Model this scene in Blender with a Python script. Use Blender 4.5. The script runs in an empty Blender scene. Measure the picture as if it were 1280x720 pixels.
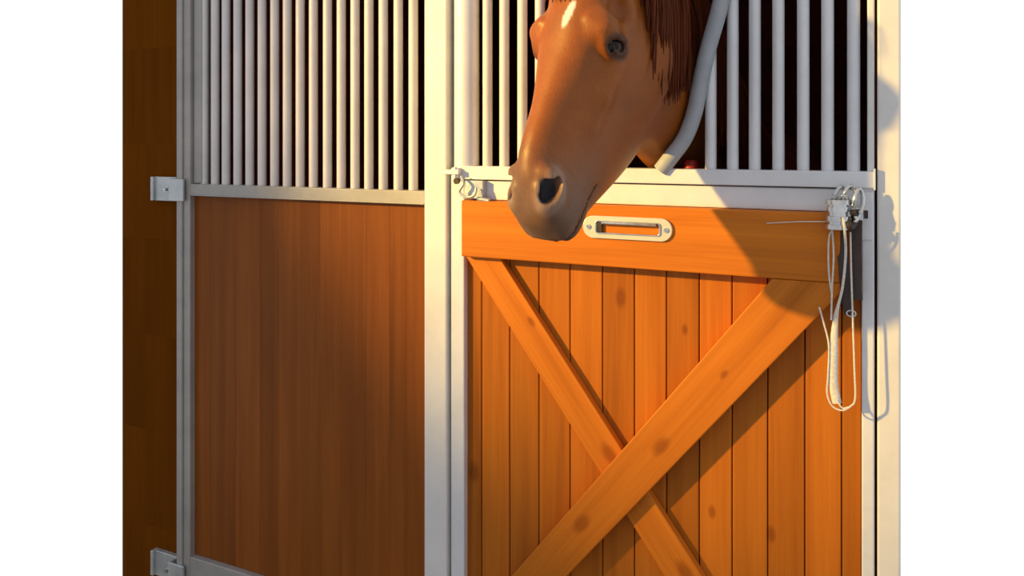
import bpy, bmesh, math, random
import numpy as np
from mathutils import Vector, Matrix
random.seed(7); np.random.seed(7)
SC = bpy.context.scene
COL = SC.collection

# ------------------------------------------------------------------ camera
YAW = math.radians(25.7); FPX = 980.0; HORIZON = 180.0
CAM = Vector((0.0, -1.70, 1.50))
cR = Vector((math.cos(YAW), math.sin(YAW), 0)); cF = Vector((-math.sin(YAW), math.cos(YAW), 0))
cd = bpy.data.cameras.new('camera'); cam = bpy.data.objects.new('camera', cd); COL.objects.link(cam)
cam.location = CAM; cam.rotation_euler = (math.radians(90), 0, YAW)
cd.sensor_width = 36; cd.lens = FPX / 1280 * 36
cd.shift_y = -(360 - HORIZON) / 1280
cd.clip_start = 0.02
SC.camera = cam

# ------------------------------------------------------------------ world, spot for the sun, exposure
w = bpy.data.worlds.new('world'); SC.world = w; w.use_nodes = True
nt = w.node_tree; nt.nodes.clear()
out = nt.nodes.new('ShaderNodeOutputWorld'); bg = nt.nodes.new('ShaderNodeBackground')
tc = nt.nodes.new('ShaderNodeTexCoord'); sp = nt.nodes.new('ShaderNodeSeparateXYZ')
mr = nt.nodes.new('ShaderNodeMapRange'); mx = nt.nodes.new('ShaderNodeMix'); mx.data_type = 'RGBA'
nt.links.new(tc.outputs['Generated'], sp.inputs[0]); nt.links.new(sp.outputs['Y'], mr.inputs[0])
mr.inputs[1].default_value = 0.12; mr.inputs[2].default_value = 0.38
nt.links.new(mr.outputs[0], mx.inputs[0])
mx.inputs[6].default_value = (0.60, 0.62, 0.67, 1)      # cool ambient fill, added over the front half of the world
mx.inputs[7].default_value = (1.06, 1.06, 1.06, 1)     # plain white backdrop, added where the stall front ends
nt.links.new(mx.outputs[2], bg.inputs[0]); bg.inputs[1].default_value = 1.0
nt.links.new(bg.outputs[0], out.inputs[0])

ld = bpy.data.lights.new('low_sun_spot', 'SPOT'); lamp = bpy.data.objects.new('low_sun_spot', ld); COL.objects.link(lamp)  # spot stands in for low sunlight; its cone limits the lit part
LAZ, LEL = math.radians(49), math.radians(14)
ldir = Vector((-math.sin(LAZ) * math.cos(LEL), -math.cos(LAZ) * math.cos(LEL), math.sin(LEL)))
ltgt = Vector((-0.42, 0, 1.50))
lamp.location = ltgt + ldir * 5.0
lamp.rotation_euler = (-ldir).to_track_quat('-Z', 'Y').to_euler()
ld.energy = 1850; ld.color = (1.0, 0.63, 0.14); ld.spot_size = math.radians(25); ld.spot_blend = 1.0
ld.shadow_soft_size = 0.07
vs = SC.view_settings
SC.display_settings.display_device = 'sRGB'
vs.view_transform = 'Standard'; vs.look = 'None'; vs.gamma = 1; vs.use_curve_mapping = False; vs.exposure = 0.0

# ------------------------------------------------------------------ helpers
def U(px, py, y=0.0):
    d = cF + cR * ((px - 640) / FPX) + Vector((0, 0, 1)) * ((HORIZON - py) / FPX)
    return CAM + d * ((y - CAM.y) / d.y)
def wx(px, y=0.0): return U(px, 180, y).x

class MB:
    def __init__(s): s.bm = bmesh.new(); s.col = None
    def box(s, x0, x1, y0, y1, z0, z1):
        m = Matrix.Translation(((x0+x1)/2, (y0+y1)/2, (z0+z1)/2)) @ Matrix.Diagonal((abs(x1-x0), abs(y1-y0), abs(z1-z0), 1))
        return bmesh.ops.create_cube(s.bm, size=1, matrix=m)['verts']
    def prism(s, pts, y0, y1):
        """polygon of (x, z) extruded from y0 (front) to y1"""
        a = [s.bm.verts.new((p[0], y0, p[1])) for p in pts]; b = [s.bm.verts.new((p[0], y1, p[1])) for p in pts]
        s.bm.faces.new(a); s.bm.faces.new(list(reversed(b)))
        n = len(pts)
        for i in range(n): s.bm.faces.new((a[i], b[i], b[(i+1) % n], a[(i+1) % n]))
        return a + b
    def ring_prism(s, outer, inner, y0, y1):
        n = len(outer); V = lambda L, y: [s.bm.verts.new((p[0], y, p[1])) for p in L]
        oa, ob, ia, ib = V(outer, y0), V(outer, y1), V(inner, y0), V(inner, y1)
        for i in range(n):
            j = (i+1) % n
            for q in ((oa[i], oa[j], ia[j], ia[i]), (ob[j], ob[i], ib[i], ib[j]), (oa[j], oa[i], ob[i], ob[j]), (ia[i], ia[j], ib[j], ib[i])):
                s.bm.faces.new(q)
    def tube(s, pts, r, seg=12, closed=False, squash=1.0):
        pts = [Vector(p) for p in pts]; n = len(pts)
        rr = r if isinstance(r, (list, tuple)) else [r] * n
        rings = []; up = None
        for i in range(n):
            a = pts[(i-1) % n] if (closed or i > 0) else pts[i]; b = pts[(i+1) % n] if (closed or i < n-1) else pts[i]
            t = (b - a).normalized()
            if up is None:
                up = Vector((0, 1, 0)) if abs(t.y) < .8 else Vector((0, 0, 1))
            u = (up - t * up.dot(t)).normalized(); up = u; v = t.cross(u)
            rings.append([s.bm.verts.new(pts[i] + (u * math.cos(2*math.pi*k/seg) * squash + v * math.sin(2*math.pi*k/seg)) * rr[i]) for k in range(seg)])
        m = n if closed else n-1
        for i in range(m):
            A, B = rings[i], rings[(i+1) % n]
            for k in range(seg): s.bm.faces.new((A[k], A[(k+1) % seg], B[(k+1) % seg], B[k]))
        if not closed:
            s.bm.faces.new(list(reversed(rings[0]))); s.bm.faces.new(rings[-1])
    def build(s, name, mat, parent=None, bevel=0.0, smooth=False, colors=None):
        bmesh.ops.recalc_face_normals(s.bm, faces=s.bm.faces)
        me = bpy.data.meshes.new(name); s.bm.to_mesh(me); s.bm.free()
        if smooth:
            me.polygons.foreach_set('use_smooth', [True] * len(me.polygons))
        o = bpy.data.objects.new(name, me); COL.objects.link(o); me.materials.append(mat)
        if smooth:
            md = o.modifiers.new('edges', 'EDGE_SPLIT'); md.split_angle = math.radians(40)
        if bevel > 0:
            md = o.modifiers.new('bevel', 'BEVEL'); md.width = bevel; md.segments = 2; md.limit_method = 'ANGLE'
        if parent:
            o.parent = parent; o.matrix_parent_inverse = Matrix.Translation(-parent.location) if parent.type == 'EMPTY' else Matrix.Identity(4)
        return o
def spline(P, n=10):
    P = [Vector(p) for p in P]; Q = [P[0]*2-P[1]] + P + [P[-1]*2-P[-2]]; R = []
    for i in range(1, len(Q)-2):
        for k in range(n):
            t = k/n; a, b, c, d = Q[i-1], Q[i], Q[i+1], Q[i+2]
            R.append(0.5*((2*b)+(c-a)*t+(2*a-5*b+4*c-d)*t*t+(3*b-a-3*c+d)*t**3))
    return R + [P[-1]]
def empty(name, loc, label, cat, group=None):
    o = bpy.data.objects.new(name, None); COL.objects.link(o); o.location = loc; o.empty_display_size = .1
    tag(o, label, cat, group); return o
def tag(o, label, cat, group=None):
    o['label'] = label; o['category'] = cat
    if group: o['group'] = group
    return o
def structure(o): o['kind'] = 'structure'; return o

# ------------------------------------------------------------------ materials
class NM:
    def __init__(s, name):
        s.m = bpy.data.materials.new(name); s.m.use_nodes = True; s.t = s.m.node_tree
        s.b = s.t.nodes['Principled BSDF']
    def n(s, typ, **kw):
        o = s.t.nodes.new(typ)
        for k, v in kw.items(): setattr(o, k, v)
        return o
    def l(s, a, b): s.t.links.new(a, b)
    def ramp(s, src, stops):
        r = s.n('ShaderNodeValToRGB'); e = r.color_ramp.elements
        while len(e) < len(stops): e.new(0.5)
        for i, (p, c) in enumerate(stops): e[i].position = p; e[i].color = (*c, 1)
        s.l(src, r.inputs[0]); return r.outputs[0]
    def mix(s, f, a, b, blend='MIX'):
        m = s.n('ShaderNodeMix', data_type='RGBA', blend_type=blend)
        for i, v in ((0, f), (6, a), (7, b)):
            if hasattr(v, 'is_linked') or hasattr(v, 'links'): s.l(v, m.inputs[i])
            elif i == 0: m.inputs[0].default_value = v
            else: m.inputs[i].default_value = (*v, 1)
        return m.outputs[2]
    def noise(s, vec, scale, detail=4, rough=.6):
        t = s.n('ShaderNodeTexNoise'); t.inputs['Scale'].default_value = scale; t.inputs['Detail'].default_value = detail
        t.inputs['Roughness'].default_value = rough; s.l(vec, t.inputs['Vector']); return t.outputs[0]
    def mapped(s, scale=(1, 1, 1), rot=(0, 0, 0), src='Object'):
        c = s.n('ShaderNodeTexCoord'); m = s.n('ShaderNodeMapping'); m.inputs['Scale'].default_value = scale; m.inputs['Rotation'].default_value = rot
        s.l(c.outputs[src], m.inputs[0]); return m.outputs[0]
    def bump(s, h, strength=.3, dist=.002):
        b = s.n('ShaderNodeBump'); b.inputs['Strength'].default_value = strength; b.inputs['Distance'].default_value = dist
        s.l(h, b.inputs['Height']); s.l(b.outputs[0], s.b.inputs['Normal'])

def wood(name, dark, mid, light, rough=.5, rot=(0, 0, 0), plank=None, spec=.15, tint=0.35, grain=1.0, knots=()):
    """grain runs along local z after rot; the attribute 'tone' (one value per board) shifts each board"""
    M = NM(name)
    # rotate into the grain's frame first, then stretch
    c = M.n('ShaderNodeTexCoord'); r = M.n('ShaderNodeMapping'); r.inputs['Rotation'].default_value = rot; M.l(c.outputs['Object'], r.inputs[0])
    at = M.n('ShaderNodeAttribute'); at.attribute_name = 'tone'
    off = M.n('ShaderNodeVectorMath', operation='MULTIPLY_ADD'); off.inputs[1].default_value = (3.1, 5.7, 9.3)
    M.l(at.outputs['Color'], off.inputs[0]); M.l(r.outputs[0], off.inputs[2])
    def st(sc):
        m = M.n('ShaderNodeMapping'); m.inputs['Scale'].default_value = sc; M.l(off.outputs[0], m.inputs[0]); return m.outputs[0]
    g1 = M.noise(st((30, 30, 1.2)), 1.0, 5, .55)
    g2 = M.noise(st((170, 170, 3.5)), 1.0, 3, .6)
    big = M.noise(st((6, 6, 1.5)), 1.0, 2, .5)
    base = M.ramp(g1, [(.30, dark), (.5, mid), (.72, light)])
    base = M.mix(.22 * grain, base, M.ramp(g2, [(.35, dark), (.65, light)]))
    # knots at their places in the board: (x, z, radius)
    for kx, kz, kr in knots:
        c2 = M.n('ShaderNodeVectorMath', operation='SUBTRACT'); M.l(c.outputs['Object'], c2.inputs[0]); c2.inputs[1].default_value = (kx, 0, kz)
        m0 = M.n('ShaderNodeMapping'); m0.inputs['Rotation'].default_value = rot; M.l(c2.outputs[0], m0.inputs[0])
        m2 = M.n('ShaderNodeVectorMath', operation='MULTIPLY'); M.l(m0.outputs[0], m2.inputs[0]); m2.inputs[1].default_value = (1, 0, .55)
        ln = M.n('ShaderNodeVectorMath', operation='LENGTH'); M.l(m2.outputs[0], ln.inputs[0])
        sm_ = M.n('ShaderNodeMath', operation='MULTIPLY_ADD'); M.l(g1, sm_.inputs[0]); sm_.inputs[1].default_value = kr*.9; M.l(ln.outputs['Value'], sm_.inputs[2])
        k1 = M.n('ShaderNodeMapRange'); M.l(sm_.outputs[0], k1.inputs[0])
        k1.inputs[1].default_value = kr*1.1; k1.inputs[2].default_value = kr*2.0; k1.inputs[3].default_value = .60; k1.inputs[4].default_value = 0
        base = M.mix(k1.outputs[0], base, (dark[0]*.55, dark[1]*.42, dark[2]*.5))
    ton = M.ramp(at.outputs['Fac'], [(0, (1-tint,)*3), (1, (1.0+tint*.35,)*3)])
    base = M.mix(1.0, base, ton, 'MULTIPLY')
    base = M.mix(1.0, base, M.ramp(big, [(.3, (.86, .86, .86)), (.7, (1.05, 1.05, 1.05))]), 'MULTIPLY')
    M.l(base, M.b.inputs['Base Color']); M.b.inputs['Roughness'].default_value = rough
    M.b.inputs['Specular IOR Level'].default_value = spec
    M.bump(g2, .25, .001)
    return M.m
def set_tone(o, per_loose=None, val=None):
    me = o.data; n = len(me.vertices); at = me.attributes.new('tone', 'FLOAT', 'POINT')
    arr = np.zeros(n, np.float32) + (val if val is not None else .6)
    if per_loose:
        k = per_loose; vals = np.random.rand(n // k + 1)
        arr = np.repeat(vals, k)[:n].astype(np.float32)
    at.data.foreach_set('value', arr)

cedar = lambda name, rot=(0, 0, 0), b=1.0, **k: wood(name, tuple(x*b for x in (.46, .125, .010)), tuple(x*b for x in (.62, .180, .014)), tuple(x*b for x in (.72, .225, .020)), rot=rot, **k)
M_PLANK = cedar('cedar_planks', b=.84, tint=.36, knots=[(*(lambda v: (v.x, v.z))(U(px, py, .014)), r) for px, py, r in ((776, 372, .010), (592, 590, .012), (890, 640, .007), (964, 668, .008), (856, 412, .006), (700, 470, .006))])
M_BEAM = cedar('cedar_beam', rot=(0, math.radians(90), 0), b=.98)
M_LAM = wood('bamboo_laminate', (.22, .060, .008), (.265, .075, .011), (.33, .098, .015), tint=.28, rough=.5, grain=.6, spec=.12)
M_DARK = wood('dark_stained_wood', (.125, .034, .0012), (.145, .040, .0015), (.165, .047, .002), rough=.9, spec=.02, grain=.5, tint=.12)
M_STALL = wood('stall_lining_wood', (.12, .026, .014), (.17, .038, .020), (.22, .055, .03), rough=.8, spec=.1)

def metal(name, col, rough=.42, met=.0, blotch=.12, scale=6, spec=.5, bump=.05):
    M = NM(name); v = M.mapped(); n = M.noise(v, scale, 6, .65); n2 = M.noise(v, 60, 3)
    c = M.ramp(n, [(.3, tuple(x*(1-blotch) for x in col)), (.7, tuple(min(1, x*(1+blotch*.4)) for x in col))])
    M.l(c, M.b.inputs['Base Color']); M.b.inputs['Metallic'].default_value = met
    M.l(M.ramp(n2, [(.3, (rough*.8,)*3), (.7, (rough*1.25,)*3)]), M.b.inputs['Roughness'])
    M.b.inputs['Specular IOR Level'].default_value = spec
    M.bump(n2, bump, .001); return M.m
M_GALV = metal('pale_galvanised_steel', (.80, .81, .82), .45, .12)
M_POST = metal('pale_powder_coated_steel', (.80, .785, .745), .5, .05)
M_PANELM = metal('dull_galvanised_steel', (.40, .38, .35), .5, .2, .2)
M_BAR = metal('pale_bar_enamel', (.76, .71, .68), .45, .05)
M_ZINC = metal('zinc_plate', (.55, .58, .58), .35, .5, .25, 14)
M_CHROME = metal('worn_chrome', (.68, .68, .66), .22, .85, .3, 30, bump=.2)
M_BRASSY = metal('cream_nickel_plate', (.80, .72, .55), .35, .25)
M_BLACK = metal('dark_leather', (.050, .028, .018), .5, 0, .4, 30, bump=.4)
M_TUBE = metal('grey_rubber_sleeve', (.42, .45, .48), .6, 0, .15, 20, bump=.2)
M_ROPE = metal('white_cotton_rope', (.78, .74, .66), .8, 0, .25, 150, spec=.1, bump=.8)
M_RED = metal('red_plastic', (.40, .015, .012), .5, 0, .2)
def concrete(name, col):
    M = NM(name); v = M.mapped(); n = M.noise(v, 5, 8, .7)
    M.l(M.ramp(n, [(.3, tuple(x*.8 for x in col)), (.7, col)]), M.b.inputs['Base Color']); M.b.inputs['Roughness'].default_value = .9
    M.bump(M.noise(v, 60, 4), .3, .003); return M.m
M_CONC = concrete('aisle_concrete', (.26, .22, .18))
M_BED = concrete('straw_bedding', (.22, .15, .07))

# ------------------------------------------------------------------ the setting
X0, X1 = wx(153, .03), wx(1126, 0)
DEPTH = 3.4
m = MB(); m.box(-3.0, 2.5, -3.6, -.14, -.08, 0); m.box(X0+.02, X1, -.15, 0.06, -.08, 0); structure(m.build('floor', M_CONC))
m = MB(); m.box(X0+.11, X1-.03, 0.06, DEPTH, -.08, -.002); structure(m.build('floor_stall', M_BED))
def lining(name, x0, x1, y0, y1, along):
    m = MB(); h = .14; z = 0.0
    while z < 2.62:
        m.box(x0, x1, y0, y1, z, min(z+h-.0002, 2.62)); z += h
    o = m.build(name, M_STALL); set_tone(o, 8); return structure(o)
lining('wall_right', X1-.05, X1-.012, .07, DEPTH, 'y')
lining('wall_back', X0+.10, X1-.02, DEPTH, DEPTH+.04, 'x')
lining('wall_side', X0+.10, X0+.14, .12, DEPTH, 'y')
m = MB(); m.box(X0+.10, X1-.012, .05, DEPTH, 2.62, 2.66); structure(m.build('ceiling', M_STALL))
# dark boarded wall at the far left
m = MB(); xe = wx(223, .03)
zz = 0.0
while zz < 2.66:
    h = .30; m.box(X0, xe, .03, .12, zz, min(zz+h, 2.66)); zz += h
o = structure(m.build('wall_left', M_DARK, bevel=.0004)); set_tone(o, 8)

ZTOP = 2.60
# ------------------------------------------------------------------ posts
def post(px0, px1, y0, y1, label, mat):
    a, b = wx(px0, y0), wx(px1, y0)
    root = empty('steel_post', ((a+b)/2, (y0+y1)/2, 0), label, 'post')
    m = MB(); m.box(a, b, y0, y1, 0, ZTOP+.02); m.build('upright', mat, root, bevel=.004)
    m = MB(); m.box(a-.02, b+.0, y0-.02, y1+.0, 0, .012); m.build('base_plate', M_ZINC, root, bevel=.001)
    return root
post(530, 558, -.012, .055, 'pale square steel post between the left panel and the crossed wooden door', M_POST)
post(1096.5, 1126, -.004, .06, 'pale steel post at the right, beside the latch side of the door', M_POST)

# ------------------------------------------------------------------ left panel
za, zb = U(237, 230).z, U(237, 244.5).z            # top and bottom of the middle rail
zbt = U(237, 696).z
LP = empty('stall_panel', (wx(380), .03, 0), 'brown boarded stall panel with pale vertical bars above, left of the door', 'stall panel')
xl0, xl1, xr = wx(222.5), wx(237.5), wx(531)
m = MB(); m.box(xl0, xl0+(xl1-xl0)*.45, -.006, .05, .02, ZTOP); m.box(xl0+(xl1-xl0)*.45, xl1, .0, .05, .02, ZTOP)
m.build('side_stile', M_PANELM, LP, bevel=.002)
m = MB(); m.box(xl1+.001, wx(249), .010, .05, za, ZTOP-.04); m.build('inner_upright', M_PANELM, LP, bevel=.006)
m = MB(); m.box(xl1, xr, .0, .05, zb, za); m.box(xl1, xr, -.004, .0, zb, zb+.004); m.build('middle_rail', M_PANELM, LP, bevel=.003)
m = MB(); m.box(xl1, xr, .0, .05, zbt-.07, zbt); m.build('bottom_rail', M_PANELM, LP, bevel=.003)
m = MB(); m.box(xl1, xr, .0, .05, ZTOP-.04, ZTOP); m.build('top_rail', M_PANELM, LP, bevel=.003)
barpx = [282, 318, 354, 393, 433, 474, 516, 558, 601, 645, 692, 738, 784, 830, 878, 928, 978]
yb = .025
for b in barpx:
    px = 150 + b/2.667; x = wx(px, yb)
    m = MB(); m.tube([(x, yb, za-.002), (x, yb, ZTOP-.04)], .0125, 16); m.build('bar', M_BAR, LP, smooth=True)
# laminated boards
seams = [237.5, 262, 295, 325, 348, 376, 400, 427, 458, 487, 508, 531]
m = MB()
for a, b in zip(seams[:-1], seams[1:]):
    m.box(wx(a, .018)+.0002, wx(b, .018)-.0002, .018, .040, zbt+.001, zb-.001)
o = m.build('boards', M_LAM, LP, bevel=.0004); set_tone(o, 8)
o.data.attributes['tone'].data.foreach_set('value', np.repeat(np.array([.55, .35, .7, .45, .8, .5, .75, .6, .85, .65, .95]), 8).astype(np.float32))
m = MB(); m.box(xl1, xr, .008, .045, .02, zbt-.07); m.build('kick_board', M_LAM, LP, bevel=.002)
# wall brackets
for py0, py1 in ((221, 251), (691, 722)):
    c = U(210, (py0+py1)/2, .02); r = abs(U(210, py0, .02).z-U(210, py1, .02).z)/2
    m = MB(); m.box(wx(192.5, .02), wx(222.4, .02), .014, .03, c.z-r, c.z+r)
    m.box(wx(192.5, .02), wx(196, .02), .006, .016, c.z-r, c.z+r)
    m.box(wx(222.4, .02), wx(229, -.012), -.014, -.006, c.z-r*.9, c.z+r*.9)
    m.box(wx(221, .02), wx(223.2, .02), -.012, .02, c.z-r*.9, c.z+r*.9)
    br = m.build('wall_bracket', M_ZINC, LP, bevel=.002)
    m = MB(); bx_ = wx(212, .01); m.tube([(bx_, .014, c.z), (bx_, .000, c.z)], .011, 6); m.tube([(bx_, .0, c.z), (bx_, -.010, c.z)], .006, 10)
    m.tube([(bx_-.014, .006, c.z-.006), (bx_+.020, .006, c.z+.004)], .005, 8)
    m.build('bolt', M_CHROME, br, smooth=True)

# ------------------------------------------------------------------ the door
DR = empty('stable_door', (wx(820), .02, .1), 'orange cedar stable door with crossed braces and barred top, horse leaning over', 'door')
zr0, zr1 = U(574, 224, -.012).z, U(574, 207.5, -.012).z      # top tube
zl0 = U(576, 248.5, -.002).z                                # lower strip bottom / beam top
zbm = U(580, 320.5, -.03).z                                  # beam bottom
dl, dr_ = wx(564.5), wx(1093)
sl, sr = wx(581), wx(1077)
ZD = .12
m = MB(); m.box(dl, sl, -.004, .045, ZD, zr0+.01); m.build('hinge_stile', M_GALV, DR, bevel=.003)
m = MB(); m.box(sr, dr_, -.004, .045, ZD, zr0+.01); m.build('latch_stile', M_GALV, DR, bevel=.003)
m = MB(); m.box(wx(1084, .0), dr_, .0, .04, zr1-.002, ZTOP-.03); m.build('upper_stile', M_POST, DR, bevel=.003)
m = MB(); yt = .018; xt = wx(583.5, yt); m.tube([(xt, yt, zr1-.005), (xt, yt, ZTOP-.03)], .0315, 28); m.build('hinge_tube', M_GALV, DR, smooth=True)
m = MB(); m.box(wx(574, -.012), wx(1093.5, -.012), -.014, .04, zr0, zr1)
m.box(wx(1092, -.012), wx(1096, -.012)-.002, -.018, .04, zr0-.004, zr1+.006); m.build('top_tube', M_GALV, DR, bevel=.006)
m = MB(); m.box(sl+.001, sr-.001, -.004, .04, zl0, zr0-.003); m.build('lower_strip', M_GALV, DR, bevel=.002)
m = MB(); m.box(dl, dr_, .0, .04, ZTOP-.03, ZTOP); m.build('head_rail', M_GALV, DR, bevel=.003)
m = MB(); m.box(sl, sr, .0, .04, ZD, ZD+.03); m.build('foot_rail', M_GALV, DR, bevel=.003)
for px in (609.5, 630.5, 653, 675, 888.5, 916, 943.5, 973, 1004, 1034.5, 1067):
    x = wx(px, .016); ztop = ZTOP-.03
    if px == 888.5: ztop = U(888, 62, .016).z
    m = MB(); m.tube([(x, .016, zr1-.003), (x, .016, ztop)], .0122, 18); m.build('bar', M_BAR if px < 700 else M_GALV, DR, smooth=True)
# curved yoke tube beside the neck
yk = spline([U(826, 213, -.012), U(839, 196, -.012), U(856, 172, -.010), U(868, 140, -.008), U(876, 100, -.008), U(886, 58, -.008), U(899, 12, -.008), U(911, -40, -.006), (wx(925), -.002, 1.80+.1), (wx(930), .0, ZTOP-.03)], 8)
m = MB(); m.tube(yk, .0175, 20); m.build('yoke_tube', M_TUBE, DR, smooth=True)
# planks
sm = [581, 602, 637, 673.6, 712.5, 753, 793, 833, 874, 915, 959.6, 1006, 1052, 1077]
m = MB(); 
for a, b in zip(sm[:-1], sm[1:]):
    m.box(wx(a, .014)+.0011, wx(b, .014)-.0011, .014, .036, ZD+.03, zl0-.002)
o = m.build('planks', M_PLANK, DR, bevel=.0022); set_tone(o, 8)
o.data.attributes['tone'].data.foreach_set('value', np.repeat(np.array([.2, .6, .4, .6, .75, .45, .8, .35, .95, .55, .5, .75, .3]), 8).astype(np.float32))
m = MB(); m.box(sl+.001, sr-.001, .037, .042, ZD+.03, zl0-.002); o = m.build('backing', M_STALL, DR); set_tone(o, None, .1)
# beam under the strip (its ends are the photograph's)
BT = -.034
m = MB(); m.box(wx(576.5, BT)+.0, wx(1050, BT), BT, .013, zbm, zl0-.001); o = m.build('top_beam', M_BEAM, DR, bevel=.003); set_tone(o, None, .8)
zc = U(800, 590).z; zbb = 2*zc - zbm
m = MB(); m.box(wx(583, BT), wx(1050, BT), BT, .013, ZD+.03, zbb); o = m.build('bottom_beam', M_BEAM, DR, bevel=.003); set_tone(o, None, .7)
def line(p, q, z):   # x on the line p-q at height z
    return p[0] + (q[0]-p[0]) * (z-p[1])/(q[1]-p[1])
def xz(px, py, y): v = U(px, py, y); return (v.x, v.z)
def brace(L0, L1, R0, R1, y0, tone, kn=()):
    a0, a1, b0, b1 = xz(*L0, y0), xz(*L1, y0), xz(*R0, y0), xz(*R1, y0)
    zt, zb_ = zbm-.0005, zbb+.0005
    pts = [(line(a0, a1, zt), zt), (line(b0, b1, zt), zt), (line(b0, b1, zb_), zb_), (line(a0, a1, zb_), zb_)]
    xm = wx(1052, y0); pts = [(min(max(x, sl+.002), sr-.002), z) for x, z in pts]
    ang = math.atan2((a1[0]-a0[0]), (a0[1]-a1[1]))
    mat = cedar('cedar_brace', rot=(0, ang, 0), b=.98, knots=[(*xz(a, b, y0), r_) for a, b, r_ in kn])
    m = MB(); m.prism(pts, y0, .013); o = m.build('brace', mat, DR, bevel=.0025); set_tone(o, None, tone)
brace((583, 322), (830, 720), (628, 328), (877, 720), -.010, .75, [(762, 568, .012), (857, 716, .012), (664, 402, .006)])
brace((920, 400), (645, 714), (1018, 400), (709, 720), -.034, .62, [(826, 558, .012), (727, 655, .012), (905, 468, .005)])
# handle plate
hl, hr, hz0, hz1 = wx(729.5, BT), wx(841, BT), U(785, 299.5, BT).z, U(785, 271, BT).z
def stadium(x0, x1, z0, z1, r, n=8):
    P = []
    for cx, cz, a0 in ((x1-r, z1-r, 0), (x0+r, z1-r, 90), (x0+r, z0+r, 180), (x1-r, z0+r, 270)):
        for k in range(n+1):
            a = math.radians(a0+90*k/n); P.append((cx+r*math.cos(a), cz+r*math.sin(a)))
    return P
hh = hz1-hz0
m = MB(); m.ring_prism(stadium(hl, hr, hz0, hz1, hh*.49), stadium(hl+.031, hr-.026, hz0+hh*.24, hz1-hh*.22, hh*.12), BT-.006, BT+.0)
hp = m.build('handle_plate', M_BRASSY, DR, bevel=.0015)
m = MB(); m.ring_prism(stadium(hl+.030, hr-.025, hz0+hh*.22, hz1-hh*.2, hh*.14), stadium(hl+.033, hr-.028, hz0+hh*.27, hz1-hh*.25, hh*.1), BT-.009, BT-.001)
m.build('slot_rim', M_CHROME, hp, bevel=.0006)
m = MB(); m.tube([(hl+.046, BT-.009, hz1-hh*.30), (hr-.034, BT-.009, hz1-hh*.30)], .0035, 10); m.tube([(hl+.033, BT-.004, hz0+hh*.28), (hl+.033, BT-.004, hz1-hh*.26)], .003, 8); m.build('finger_pull', M_CHROME, hp, smooth=True)
m = MB(); m.box(hl+.033, hl+.046, BT-.007, BT-.0005, hz0+hh*.28, hz1-hh*.26); m.build('catch', M_BLACK, hp, bevel=.001)
for sx in (hl+.014, hr-.013):
    sc_ = MB(); zc_ = (hz0+hz1)/2; sc_.tube([(sx, BT-.005, zc_), (sx, BT-.0085, zc_)], .0055, 12)
    sc_.tube([(sx-.003, BT-.0088, zc_+.002), (sx+.003, BT-.0088, zc_-.002)], .0012, 6); sc_.build('screw', M_CHROME, hp, smooth=True)
# pivot and clip at the hinge corner
m = MB(); zc_ = (zr0+zr1)/2+.002
m.box(wx(552, -.03), wx(574, -.03), -.034, -.020, zc_-.006, zc_+.006); m.box(wx(566, -.02), wx(574, -.02), -.028, .0, zc_-.018, zc_+.010)
m.tube([(wx(568, -.03), -.026, zc_-.03), (wx(568, -.03), -.026, zc_+.012)], .006, 10)
m.build('hinge_pin', M_GALV, DR, bevel=.0015)
m = MB(); a = U(590, 236, -.03)
m.box(wx(580, -.03), wx(602, -.03), -.024, -.005, U(590, 249, -.03).z, U(590, 226, -.03).z)
m.tube(spline([a+Vector((-.03, -.0, .03)), a+Vector((-.018, -.012, .012)), a+Vector((-.028, -.012, -.008)), a+Vector((-.008, -.012, -.02)), a+Vector((.012, -.01, -.014)), a+Vector((.014, -.004, .004))], 6), .0035, 8)
m.tube([(wx(599, -.02), -.028, U(599, 248, -.02).z), (wx(614, -.02), -.028, U(614, 251, -.02).z)], .006, 8)
m.build('hinge_bracket', M_ZINC, DR, bevel=.002)
m = MB(); a = U(573, 226, -.02); m.tube([a+Vector((0, -.004, 0)), a+Vector((0, -.012, 0))], .008, 8); m.build('hinge_nut', M_BLACK, DR, smooth=True)
# small split of paint on the strip
# latch
m = MB()
c = U(1047, 268, -.05)
cz = lambda dz, r: m.tube([(c.x, c.y, c.z+dz), (c.x, c.y, c.z+dz+.009)], r, 20)
m.tube([(c.x, c.y, c.z-.026), (c.x, c.y, c.z+.022)], .0185, 20)
for dz in (-.028, -.012, .006, .020): cz(dz, .0225 if dz != .006 else .021)
m.box(c.x-.004, sr+.004, c.y+.006, -.004, c.z-.010, c.z+.014)
lt = m.build('latch', M_CHROME, DR, smooth=True)
m = MB(); m.box(wx(1077.5, -.008), wx(1091, -.008), -.009, -.004, U(1084, 300, -.008).z, U(1084, 240, -.008).z); pl = m.build('latch_plate', M_GALV, DR, bevel=.001)
m = MB(); s_ = U(1083, 268, -.008); m.box(s_.x-.004, s_.x+.003, -.012, -.008, s_.z-.008, s_.z+.008); m.build('latch_slot', M_BLACK, pl, bevel=.001)
m = MB(); p0 = U(1040, 252, -.05)
for pts in ([(1038, 258), (1044, 242), (1052, 233), (1058, 246), (1054, 258)],
            [(1052, 256), (1056, 240), (1064, 232), (1070, 244), (1066, 262), (1072, 276)],
            [(1064, 268), (1068, 248), (1074, 236), (1079, 250), (1074, 270), (1066, 280)],
            [(1046, 250), (1054, 244), (1062, 252), (1070, 258), (1076, 268)]):
    m.tube(spline([U(a, b, -.045 - .008*math.sin(i*1.7)) for i, (a, b) in enumerate(pts)], 6), .0036, 8)
m.build('latch_hooks', M_CHROME, DR, smooth=True)

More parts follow.
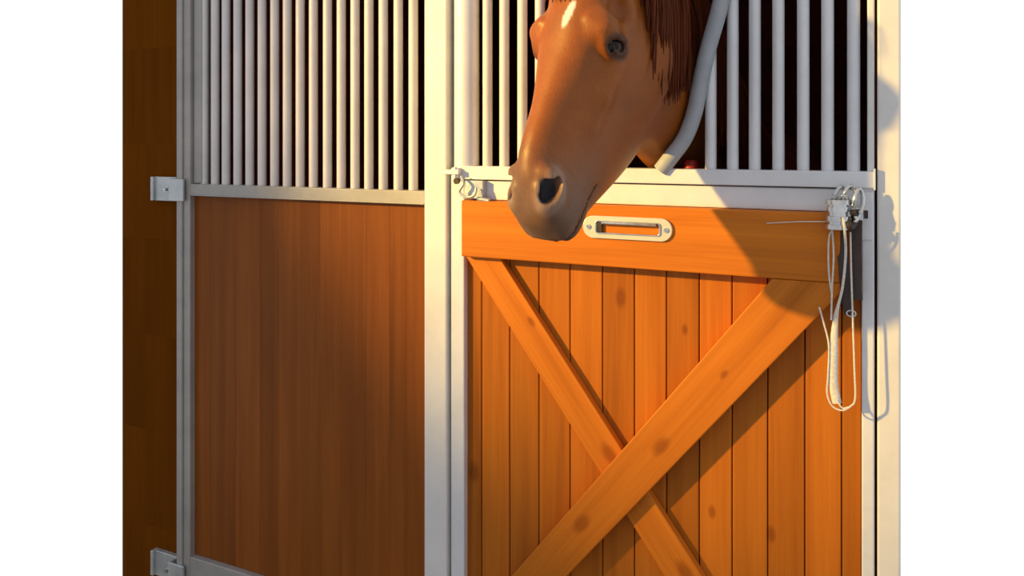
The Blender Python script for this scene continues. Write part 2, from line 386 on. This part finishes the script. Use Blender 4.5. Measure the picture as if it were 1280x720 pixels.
# ------------------------------------------------------------------ what hangs on the latch
def U2(px, py, y): return U(px, py, y)
h = MB()
h.tube(spline([U(1055, 262, -.024), U(1051, 300, -.024), U(1055, 335, -.038), U(1058, 372, -.036), U(1062, 393, -.036)], 8), .0100, 10, squash=.28)
h.tube(spline([U(1069, 262, -.046), U(1071, 300, -.036), U(1070, 340, -.036), U(1072, 375, -.034)], 8), .0095, 10, squash=.28)
h.tube(spline([U(1058, 272, -.056), U(1063, 284, -.06), U(1070, 274, -.044), U(1066, 264, -.056)], 8), .006, 8)
hl_ = h.build('leather_halter', M_BLACK, smooth=True); tag(hl_, 'dark leather halter straps hanging from the latch at the door edge', 'halter')
bk = MB(); b0 = U(1064, 392, -.04)
bk.tube([b0+Vector((math.cos(a)*.008, 0, math.sin(a)*.006)) for a in [k*math.pi/6 for k in range(12)]], .0018, 8, closed=True)
bk.build('buckle', M_CHROME, hl_, smooth=True)
r = MB()
strap = spline([U(1054, 272, -.077), U(1056, 290, -.072), U(1057, 320, -.052), U(1053, 360, -.044), U(1045, 395, -.044), U(1042, 440, -.044), U(1042, 480, -.044), U(1046, 504, -.044)], 8)
n = len(strap); r.tube(strap, [.0025 + .0062*min(1, max(0, (i/n-.50)*5)) for i in range(n)], 12, squash=.45)
for pts in ([(1040, 284), (1042, 320), (1040, 360), (1039, 400)], [(1024, 384), (1030, 405), (1036, 432), (1035, 470), (1034, 492), (1040, 507), (1052, 513), (1063, 508), (1069, 498), (1068, 460), (1066, 400), (1064, 340), (1063, 290)],
            [(1046, 500), (1053, 510), (1061, 509)], [(1041, 284), (1036, 300), (1036, 340), (1040, 370)]):
    r.tube(spline([U(a, b, -.048) for a, b in pts], 8), .0017, 8)
rp = r.build('lead_rope', M_ROPE, smooth=True); tag(rp, 'white lead rope looped and hanging down the right edge of the door', 'rope')
m = MB(); m.tube([U(958, 279, -.037), U(1000, 277, -.040), U(1036, 277, -.048)], .0010, 6); wi = m.build('cord', M_ROPE, smooth=True); tag(wi, 'thin pale cord stretched across the top wooden beam to the latch', 'cord')

# unidentified small red thing, shape guessed, inside the door just over the rail
c = U(864, 206, .07)
m = MB(); m.tube([(c.x, c.y, c.z-.055), (c.x, c.y, c.z-.048), (c.x, c.y, c.z+.002), (c.x, c.y, c.z+.010), (c.x, c.y, c.z+.012)], [.010, .016, .016, .012, .004], 20)
sl0 = m.build('red_object', M_RED, smooth=True); tag(sl0, 'small unidentified red object just showing above the door rail beside the curved tube', 'unidentified object')
m = MB(); m.box(c.x-.010, c.x+.010, .0405, c.y-.012, c.z-.058, c.z-.050); m.build('holder', M_ZINC, sl0, bevel=.001)

# ------------------------------------------------------------------ the horse
#HORSE_BEGIN
exec_horse = True
if exec_horse:
    HS = .95
    # head frame: S = the horse's left side, N = out of its forehead, L = poll to muzzle
    EYE = U(768, 56, -.34)
    Lv = (cR * -.20 + Vector((0, 0, -1)) * .95 + (-cF) * .16).normalized()
    th = math.radians(47)
    Nv = (-cR * math.cos(th) - cF * math.sin(th)); Nv = (Nv - Lv * Nv.dot(Lv)).normalized()
    Sv = Lv.cross(Nv); Sv = Sv if Sv.x > 0 else -Sv
    eye_l = (.090, -.060, .200)
    ORG = EYE - (Sv * eye_l[0] + Nv * eye_l[1] + Lv * eye_l[2]) * HS
    B = np.array([list(Sv), list(Nv), list(Lv)]) / HS
    O = np.array(list(ORG))
    def W(s, n_, l): return ORG + (Sv*s + Nv*n_ + Lv*l) * HS

    def axis(lo, f0, f1, hi, fine, coarse):
        a = list(np.arange(f0, f1, fine)); s = fine; x = f0
        left = []
        while x > lo: s = min(s*1.18, coarse); x -= s; left.append(x)
        s = fine; x = a[-1]; right = []
        while x < hi: s = min(s*1.18, coarse); x += s; right.append(x)
        return np.array(left[::-1] + a + right, np.float32)
    cc = W(0, -.12, .28)
    xs = axis(cc.x-.42, cc.x-.19, cc.x+.19, cc.x+.42, .0042, .022)
    ys = axis(cc.y-.35, cc.y-.25, cc.y+.19, 2.75, .0042, .024)
    zs = axis(-.03, cc.z-.36, cc.z+.34, cc.z+.62, .0042, .024)
    F = np.full((len(xs), len(ys), len(zs)), 9.0, np.float32)
    def rng(arr, lo, hi): return slice(max(0, int(np.searchsorted(arr, lo))-1), min(len(arr), int(np.searchsorted(arr, hi))+1))
    def block(pts, pad):
        P = np.array([list(p) for p in pts]); lo, hi = P.min(0)-pad, P.max(0)+pad
        sl_ = (rng(xs, lo[0], hi[0]), rng(ys, lo[1], hi[1]), rng(zs, lo[2], hi[2]))
        return sl_, xs[sl_[0]][:, None, None], ys[sl_[1]][None, :, None], zs[sl_[2]][None, None, :]
    def smin(a, b, k):
        h = np.clip(.5 + .5*(b-a)/k, 0, 1); return b + (a-b)*h - k*h*(1-h)
    def add(sl_, f, k): F[sl_] = smin(F[sl_], f.astype(np.float32), k)
    def cut(sl_, f, k): F[sl_] = -smin(-F[sl_], f.astype(np.float32), k)
    def loc(X, Y, Z):
        dx, dy, dz = X-O[0], Y-O[1], Z-O[2]
        return [B[i, 0]*dx + B[i, 1]*dy + B[i, 2]*dz for i in range(3)]
    # --- head loft
    Ls = np.array([-.03, 0, .04, .08, .12, .16, .20, .24, .28, .32, .36, .40, .44, .48, .51, .535, .558, .574, .583])
    Nt = np.array([-.075, -.045, -.018, -.004, .003, .008, .009, .010, .012, .015, .020, .026, .028, .020, .006, -.010, -.025, -.046, -.075])
    Nb = np.array([-.13, -.19, -.245, -.285, -.308, -.322, -.328, -.330, -.328, -.318, -.300, -.272, -.234, -.190, -.156, -.138, -.126, -.110, -.085])
    Wd = np.array([.045, .062, .078, .088, .096, .100, .099, .094, .087, .080, .074, .069, .066, .065, .064, .060, .053, .040, .015])
    def cubic(x, xp, fp):
        fine = np.linspace(xp[0], xp[-1], 400)
        P = np.interp(fine, xp, fp); kk = np.ones(17)/17
        Pp = np.convolve(np.pad(P, 8, mode='edge'), kk, 'valid')
        return np.interp(x, fine, Pp)
    sl_, X, Y, Z = block([W(s, n_, l) for s in (-.12, .12) for n_ in (.03, -.3) for l in (-.05, .62)], .02)
    s, n_, l = loc(X, Y, Z); 
    t, b, wd = cubic(l, Ls, Nt), cubic(l, Ls, Nb), cubic(l, Ls, Wd)
    c_, hh_ = (t+b)/2, np.maximum((t-b)/2, .004)
    v = (n_-c_)/hh_
    # section: broad forehead, narrow nasal bridge further down, jaws tucking in below
    bridge = np.clip((l-.24)/.1, 0, 1)*np.clip((.52-l)/.06, 0, 1)
    wf = 1 - .24*bridge*np.clip(v, 0, 1)**1.5 - .22*np.clip(-v, 0, 1)**2 * np.clip((.5-l)/.1, 0, 1)
    W_ = np.maximum(wd*wf, .004); p_ = 2.35
    f = ((np.abs(s/W_)**p_ + np.abs(v)**p_)**(1/p_) - 1) * np.minimum(W_, hh_)
    f = np.maximum(f, np.maximum(-.032-l, l-.583))
    F[sl_] = np.minimum(F[sl_], f*HS)
    def ell(c, r, rot=0.0, mirror=True, pad=.05):
        """ellipsoid in the head frame, turned by rot about S; returns block and field for both sides"""
        ss = (1, -1) if mirror else (1,)
        res = []
        for q in ss:
            sl2, X, Y, Z = block([W(q*c[0]+i*max(r), c[1]+j*max(r), c[2]+k*max(r)) for i in (-1, 1) for j in (-1, 1) for k in (-1, 1)], pad)
            s, n_, l = loc(X, Y, Z); ds, dn, dl_ = s-q*c[0], n_-c[1], l-c[2]
            if rot: dn, dl_ = dn*math.cos(rot)-dl_*math.sin(rot), dn*math.sin(rot)+dl_*math.cos(rot)
            k0 = np.sqrt((ds/r[0])**2+(dn/r[1])**2+(dl_/r[2])**2); k1 = np.sqrt((ds/r[0]**2)**2+(dn/r[1]**2)**2+(dl_/r[2]**2)**2)+1e-6
            res.append((sl2, k0*(k0-1)/k1*HS))
        return res
    def E(c, r, k, rot=0.0, mirror=True, op=add):
        for sl2, f in ell(c, r, rot, mirror): op(sl2, f, k)
    def cap(pts, rr, k, op=add):
        """capsule chain in head coordinates, both sides"""
        for q in (1, -1):
            P = [W(q*a[0], a[1], a[2]) for a in pts]
            chain(P, rr, k, op)
    def chain(P, rr, k, op=add, lat=None, pad=.06):
        """tapered chain in world space; rr = [(lateral radius, other radius)] or [radius]"""
        for i in range(len(P)-1):
            A, Bp = np.array(list(P[i])), np.array(list(P[i+1])); ra, rb = rr[i], rr[i+1]
            mxr = max(np.max(ra), np.max(rb))
            sl2, X, Y, Z = block([A, Bp], mxr+pad)
            d = Bp-A; L2 = d@d
            dx, dy, dz = X-A[0], Y-A[1], Z-A[2]
            t = np.clip((dx*d[0]+dy*d[1]+dz*d[2])/L2, 0, 1)
            px_, py_, pz_ = dx-t*d[0], dy-t*d[1], dz-t*d[2]
            if lat is None:
                f = np.sqrt(px_**2+py_**2+pz_**2) - (ra+(rb-ra)*t)
            else:
                la = px_*lat[0]+py_*lat[1]+pz_*lat[2]; tot = px_**2+py_**2+pz_**2
                w_, h_ = ra[0]+(rb[0]-ra[0])*t, ra[1]+(rb[1]-ra[1])*t
                k0 = np.sqrt((la/w_)**2+np.maximum(tot-la**2, 0)/h_**2)
                f = (k0-1)*np.minimum(w_, h_)
            op(sl2, f, k)
    # --- neck, trunk, legs
    poll = W(0, -.13, .06)
    hx = poll.x
    NK = [W(0, -.16, .13), W(0, -.20, .14)+Vector((0, .10, -.0)), Vector((hx+.02, .10, 1.635)), Vector((hx+.02, .45, 1.50)), Vector((hx+.02, .85, 1.34))]
    chain(NK, [(.074, .135), (.080, .160), (.086, .172), (.105, .20), (.15, .27)], .04, lat=(1, 0, 0))
    TR = [Vector((hx+.02, .80, 1.22)), Vector((hx+.02, 1.15, 1.20)), Vector((hx+.02, 1.6, 1.18)), Vector((hx+.02, 2.0, 1.24)), Vector((hx+.02, 2.25, 1.22))]
    chain(TR, [(.21, .26), (.25, .32), (.29, .32), (.25, .29), (.22, .24)], .06, lat=(1, 0, 0), pad=.12)
    for q in (-1, 1):
        bx_ = hx+.02+q*.15
        chain([Vector((bx_, .85, 1.1)), Vector((bx_, .80, .92)), Vector((bx_, .82, .50)), Vector((bx_, .82, .18)), Vector((bx_, .77, .06)), Vector((bx_, .76, .035))], [.13, .085, .045, .032, .042, .05], .04)
        chain([Vector((bx_, 2.2, 1.1)), Vector((bx_, 2.15, .85)), Vector((bx_, 2.42, .55)), Vector((bx_, 2.36, .18)), Vector((bx_, 2.31, .06)), Vector((bx_, 2.30, .035))], [.2, .13, .055, .036, .042, .05], .04)
    # --- head features
    E((.060, -.185, .200), (.038, .100, .105), .022)                      # cheek
    E((.030, -.060, .060), (.055, .05, .07), .03)                          # temple / jaw joint
    cap([(.082, -.085, .235), (.068, -.080, .30), (.056, -.078, .36)], [.008, .007, .005], .03)   # facial crest
    E((.074, -.038, .172), (.028, .028, .036), .020, rot=.2)              # brow
    cap([(.060, -.012, .165), (.084, -.030, .176), (.094, -.050, .186)], [.010, .011, .009], .012)
    E((.086, -.055, .130), (.014, .022, .022), .02, op=cut)               # hollow above the eye
    E((.082, -.060, .202), (.022, .034, .030), .010)                      # lids
    E((.104, -.060, .203), (.022, .0275, .0160), .006, rot=-.25, op=cut)   # eye opening
    cap([(.100, -.038, .196), (.1055, -.050, .1895), (.1055, -.066, .1905), (.098, -.083, .199)], [.0035, .005, .005, .003], .006)
    cap([(.099, -.040, .206), (.101, -.055, .216), (.100, -.070, .216), (.097, -.083, .207)], [.003, .0035, .0035, .003], .006)
    E((.092, -.020, .34), (.010, .03, .08), .03, op=cut)                  # hollow beside the nasal bone
    # muzzle
    E((.000, -.062, .530), (.050, .044, .042), .03, mirror=False)
    E((.036, -.030, .508), (.027, .033, .038), .018)
    E((.042, -.085, .535), (.020, .030, .045), .02)
    cap([(.034, .004, .466), (.046, -.002, .470), (.054, -.016, .484), (.056, -.032, .515)], [.003, .004, .005, .006], .018)   # nostril rim
    cap([(.030, .002, .472), (.029, -.002, .500), (.036, -.016, .530), (.050, -.030, .530)], [.005, .005, .006, .006], .012)
    E((.048, -.009, .498), (.022, .0135, .0300), .005, rot=.30, op=cut)   # nostril
    E((.037, -.006, .488), (.016, .010, .018), .006, rot=.30, op=cut)
    E((.000, -.122, .520), (.036, .024, .044), .014, mirror=False)        # lower lip
    E((.000, -.140, .490), (.026, .018, .026), .02, mirror=False)         # chin
    sl2, X, Y, Z = block([W(q*.07, n_, l) for q in (-1, 1) for n_ in (-.15, -.06) for l in (.45, .6)], .01)
    s, n_, l = loc(X, Y, Z); nm = np.interp(l, [.45, .50, .54, .57, .60], [-.130, -.106, -.092, -.086, -.082])
    F[sl2] = np.maximum(F[sl2], np.minimum(np.minimum((.0034-np.abs(n_-nm)), F[sl2]+.011)*1.0, (l-.462)*.5))   # mouth
    # ears
    for q in (1, -1):
        e0, e1, e2, e3 = W(q*.050, -.050, .0), W(q*.060, -.035, -.05), W(q*.064, -.030, -.10), W(q*.058, -.028, -.155)
        chain([e0, e1, e2, e3], [.024, .028, .022, .004], .015)
        chain([e1+Nv*.030, e2+Nv*.028, e3+Nv*.018], [.018, .015, .004], .006, op=cut)

    # --- surface nets
    def surface_nets(F, xs, ys, zs):
        S = F < 0
        nx, ny, nz = F.shape
        cnt = np.zeros((nx-1, ny-1, nz-1), np.int8)
        for i in (0, 1):
            for j in (0, 1):
                for k in (0, 1): cnt += S[i:nx-1+i, j:ny-1+j, k:nz-1+k]
        act = (cnt > 0) & (cnt < 8); I = np.argwhere(act); idx = -np.ones(act.shape, np.int64); idx[act] = np.arange(len(I))
        acc = np.zeros((len(I), 3)); num = np.zeros(len(I))
        ax = (xs.astype(float), ys.astype(float), zs.astype(float))
        cs = [(i, j, k) for i in (0, 1) for j in (0, 1) for k in (0, 1)]
        for a in cs:
            for d in range(3):
                if a[d]: continue
                b = list(a); b[d] = 1
                ia, ib = I+np.array(a), I+np.array(b)
                fa, fb = F[tuple(ia.T)].astype(float), F[tuple(ib.T)].astype(float)
                mk = (fa < 0) != (fb < 0); t = np.where(mk, fa/(fa-fb+1e-12), 0)
                pa = np.stack([ax[q][ia[:, q]] for q in range(3)], 1); pb = np.stack([ax[q][ib[:, q]] for q in range(3)], 1)
                acc += (pa+(pb-pa)*t[:, None])*mk[:, None]; num += mk
        V = acc/num[:, None]
        Q = []
        for d in range(3):
            u, v = [(1, 2), (2, 0), (0, 1)][d]
            A = [slice(0, -1)]*3; A0 = [slice(None)]*3; A1 = [slice(None)]*3; A0[d] = slice(0, -1); A1[d] = slice(1, None)
            s0, s1 = S[tuple(A0)], S[tuple(A1)]
            ch = np.argwhere(s0 != s1)
            ok = (ch[:, u] > 0) & (ch[:, v] > 0) & (ch[:, u] < F.shape[u]-1) & (ch[:, v] < F.shape[v]-1); ch = ch[ok]
            def g(du, dv):
                c = ch.copy(); c[:, u] -= du; c[:, v] -= dv; return idx[tuple(c.T)]
            q = np.stack([g(1, 1), g(0, 1), g(0, 0), g(1, 0)], 1)
            fl = ~s0[tuple(ch.T)]; q[fl] = q[fl][:, ::-1]; Q.append(q)
        return V, np.concatenate(Q)
    V, Q = surface_nets(F, xs, ys, zs)
    me = bpy.data.meshes.new('horse'); me.from_pydata(V.tolist(), [], Q.tolist()); me.update()
    me.polygons.foreach_set('use_smooth', [True]*len(me.polygons))
    # own colours of the coat: star, darker muzzle and eye rims, dark legs; nostril shade painted in too
    loc3 = (V-O) @ B.T; s, n_, l = loc3.T
    base = np.tile(np.array([.300, .083, .006]), (len(V), 1))
    def blend(mask, col):
        global base
        base[:] = base*(1-mask[:, None]) + np.array(col)*mask[:, None]
    sst = lambda x, a, b: (lambda t: t*t*(3-2*t))(np.clip((x-a)/(b-a), 0, 1))
    onhead = (V[:, 1] < .05)
    mz = sst(l + .12*(n_+.06) - .02*np.sin(s*60), .37, .54) * onhead; blend(mz*.82, (.135, .090, .060))
    lips = sst(l, .55, .60)*onhead; blend(lips*.6, (.10, .07, .055))
    de = np.sqrt((np.abs(s)-.1)**2+((n_+.060)/1.25)**2+((l-.204))**2); blend((1-sst(de, .020, .034))*.85*onhead, (.035, .018, .011))
    rimd = np.sqrt(((np.abs(s)-.044)/1.1)**2+((n_+.014)/.9)**2+((l-.500)/1.7)**2); blend(np.exp(-((rimd-.024)/.006)**2)*.55*onhead, (.36, .25, .19))
    nsd = np.sqrt(((np.abs(s)-.040)/1.1)**2+((n_+.010)/.9)**2+((l-.496)/1.9)**2); blend((1-sst(nsd, .0155, .0195))*.95*onhead, (.010, .013, .022))  # shade inside the nostril, painted into the coat colour
    star = 1-sst(np.sqrt(((s-.022+.25*(l-.160))/.0095)**2+((l-.160)/.028)**2), .75, 1.15); blend(star*(n_ > -.03), (.85, .80, .72))
    leg = 1-sst(V[:, 2], .35, .6); blend(leg*.7, (.10, .04, .02)); blend((1-sst(V[:, 2], .05, .08)), (.05, .04, .035))
    ca = me.color_attributes.new('coat', 'FLOAT_COLOR', 'POINT'); ca.data.foreach_set('color', np.concatenate([base, np.ones((len(V), 1))], 1).astype(np.float32).ravel())
    M = NM('chestnut_coat'); at = M.n('ShaderNodeAttribute'); at.attribute_name = 'coat'
    v = M.mapped(); big = M.noise(v, 9, 4, .6)
    v2 = M.mapped(scale=(1, 1, .25)); hair = M.noise(v2, 420, 3, .7)
    c1 = M.mix(1.0, at.outputs['Color'], M.ramp(big, [(.3, (.82, .80, .78)), (.7, (1.12, 1.1, 1.08))]), 'MULTIPLY')
    c1 = M.mix(1.0, c1, M.ramp(hair, [(.3, (.86, .84, .82)), (.7, (1.1, 1.1, 1.1))]), 'MULTIPLY')
    M.l(c1, M.b.inputs['Base Color']); M.b.inputs['Roughness'].default_value = .42; M.b.inputs['Specular IOR Level'].default_value = .35
    M.b.inputs['Sheen Weight'].default_value = .03; M.b.inputs['Sheen Roughness'].default_value = .35
    M.bump(hair, .22, .0012)
    me.materials.append(M.m)
    HO = bpy.data.objects.new('horse', me); COL.objects.link(HO)
    tag(HO, 'chestnut horse with a small white star leaning its head over the stable door', 'horse')
    # eyes
    def sphere(name, c, r, mat, parent):
        bm = bmesh.new(); bmesh.ops.create_uvsphere(bm, u_segments=32, v_segments=20, radius=r, matrix=Matrix.Translation(c))
        mm = bpy.data.meshes.new(name); bm.to_mesh(mm); bm.free(); mm.polygons.foreach_set('use_smooth', [True]*len(mm.polygons)); mm.materials.append(mat)
        o = bpy.data.objects.new(name, mm); COL.objects.link(o); o.parent = parent; return o
    E_ = NM('wet_dark_eye'); E_.b.inputs['Base Color'].default_value = (.012, .008, .007, 1); E_.b.inputs['Roughness'].default_value = .08; E_.b.inputs['Specular IOR Level'].default_value = .25
    nn = E_.noise(E_.mapped(), 40, 3); E_.l(E_.ramp(nn, [(.3, (.008, .005, .004)), (.7, (.02, .011, .008))]), E_.b.inputs['Base Color'])
    for q in (1, -1): sphere('eye', W(q*.0800, -.060, .204), .0250*HS, E_.m, HO)
    # mane and forelock: locks of hair
    H_ = NM('dark_chestnut_hair'); hn = H_.noise(H_.mapped(scale=(1, 1, .06)), 260, 3)
    H_.l(H_.ramp(hn, [(.3, (.060, .010, .002)), (.7, (.13, .026, .004))]), H_.b.inputs['Base Color']); H_.b.inputs['Roughness'].default_value = .6; H_.b.inputs['Specular IOR Level'].default_value = .15
    rnd = random.Random(4)
    mn = MB()
    crest = spline([W(0, -.045, -.03)+Vector((0, .03, .0)), W(0, -.03, -.03)+Vector((0, .14, .045)), Vector((hx+.02, .15, 1.87)), Vector((hx+.02, .45, 1.735)), Vector((hx+.02, .80, 1.61))], 30)
    for i, p in enumerate(crest):
        for _ in range(13):
            w0 = .088+.010*min(1, max(0, (p.y+.25)/.15)) if p.y < -.03 else (.076 if p.y < .05 else .098+.04*max(0, p.y-.1)); L_ = rnd.uniform(.20, .33) if i < 30 else rnd.uniform(.26, .36)
            if -.10 < p.y < .12: L_ = min(L_, p.z-1.62)
            L_ *= min(1, .55+.45*(i/14))
            a = p+Vector((rnd.uniform(-.006, .014), rnd.uniform(-.008, .008), rnd.uniform(-.015, .008)))
            jx = rnd.uniform(0, .010) if not -.06 < p.y < .08 else rnd.uniform(-.003, .003); jy = rnd.uniform(-.03, .03) if i > 30 else rnd.uniform(-.035, .06)
            mn.tube(spline([a, a+Vector((w0*.55+jx*.3, jy*.3, -.005)), a+Vector((w0+jx, jy*.6, -L_*.40)), a+Vector((w0+jx+.006, jy, -L_))], 4), [.0040]*4+[.0046]*4+[.0034]*4+[.0008], 5)
    mn.build('mane', H_.m, HO, smooth=True)
    fl = MB()
    for i in range(90):
        s0 = rnd.uniform(-.028, .034); s1 = s0*1.3+rnd.uniform(-.015, .02); L_ = rnd.uniform(.05, .105)
        if s0 > .02: L_ -= .02
        fl.tube(spline([W(s0*.5, -.035, -.035), W(s0, .006, .01), W(s1, .016, .05), W(s1+rnd.uniform(-.01, .01), .011, .03+L_)], 4), [.003]*4+[.0034]*4+[.0022]*4+[.0006], 5)
    fl.build('forelock', H_.m, HO, smooth=True)
    tl = MB()
    for i in range(70):
        a = Vector((hx+.02+rnd.uniform(-.03, .03), 2.44, 1.30)); d = rnd.uniform(-.05, .05)
        tl.tube(spline([a, a+Vector((d*.3, .10, -.06)), a+Vector((d, .15, -.35)), a+Vector((d*1.2, .12, -.80))], 4), [.006]*4+[.007]*4+[.006]*4+[.002], 5)
    tl.build('tail', H_.m, HO, smooth=True)
#HORSE_END
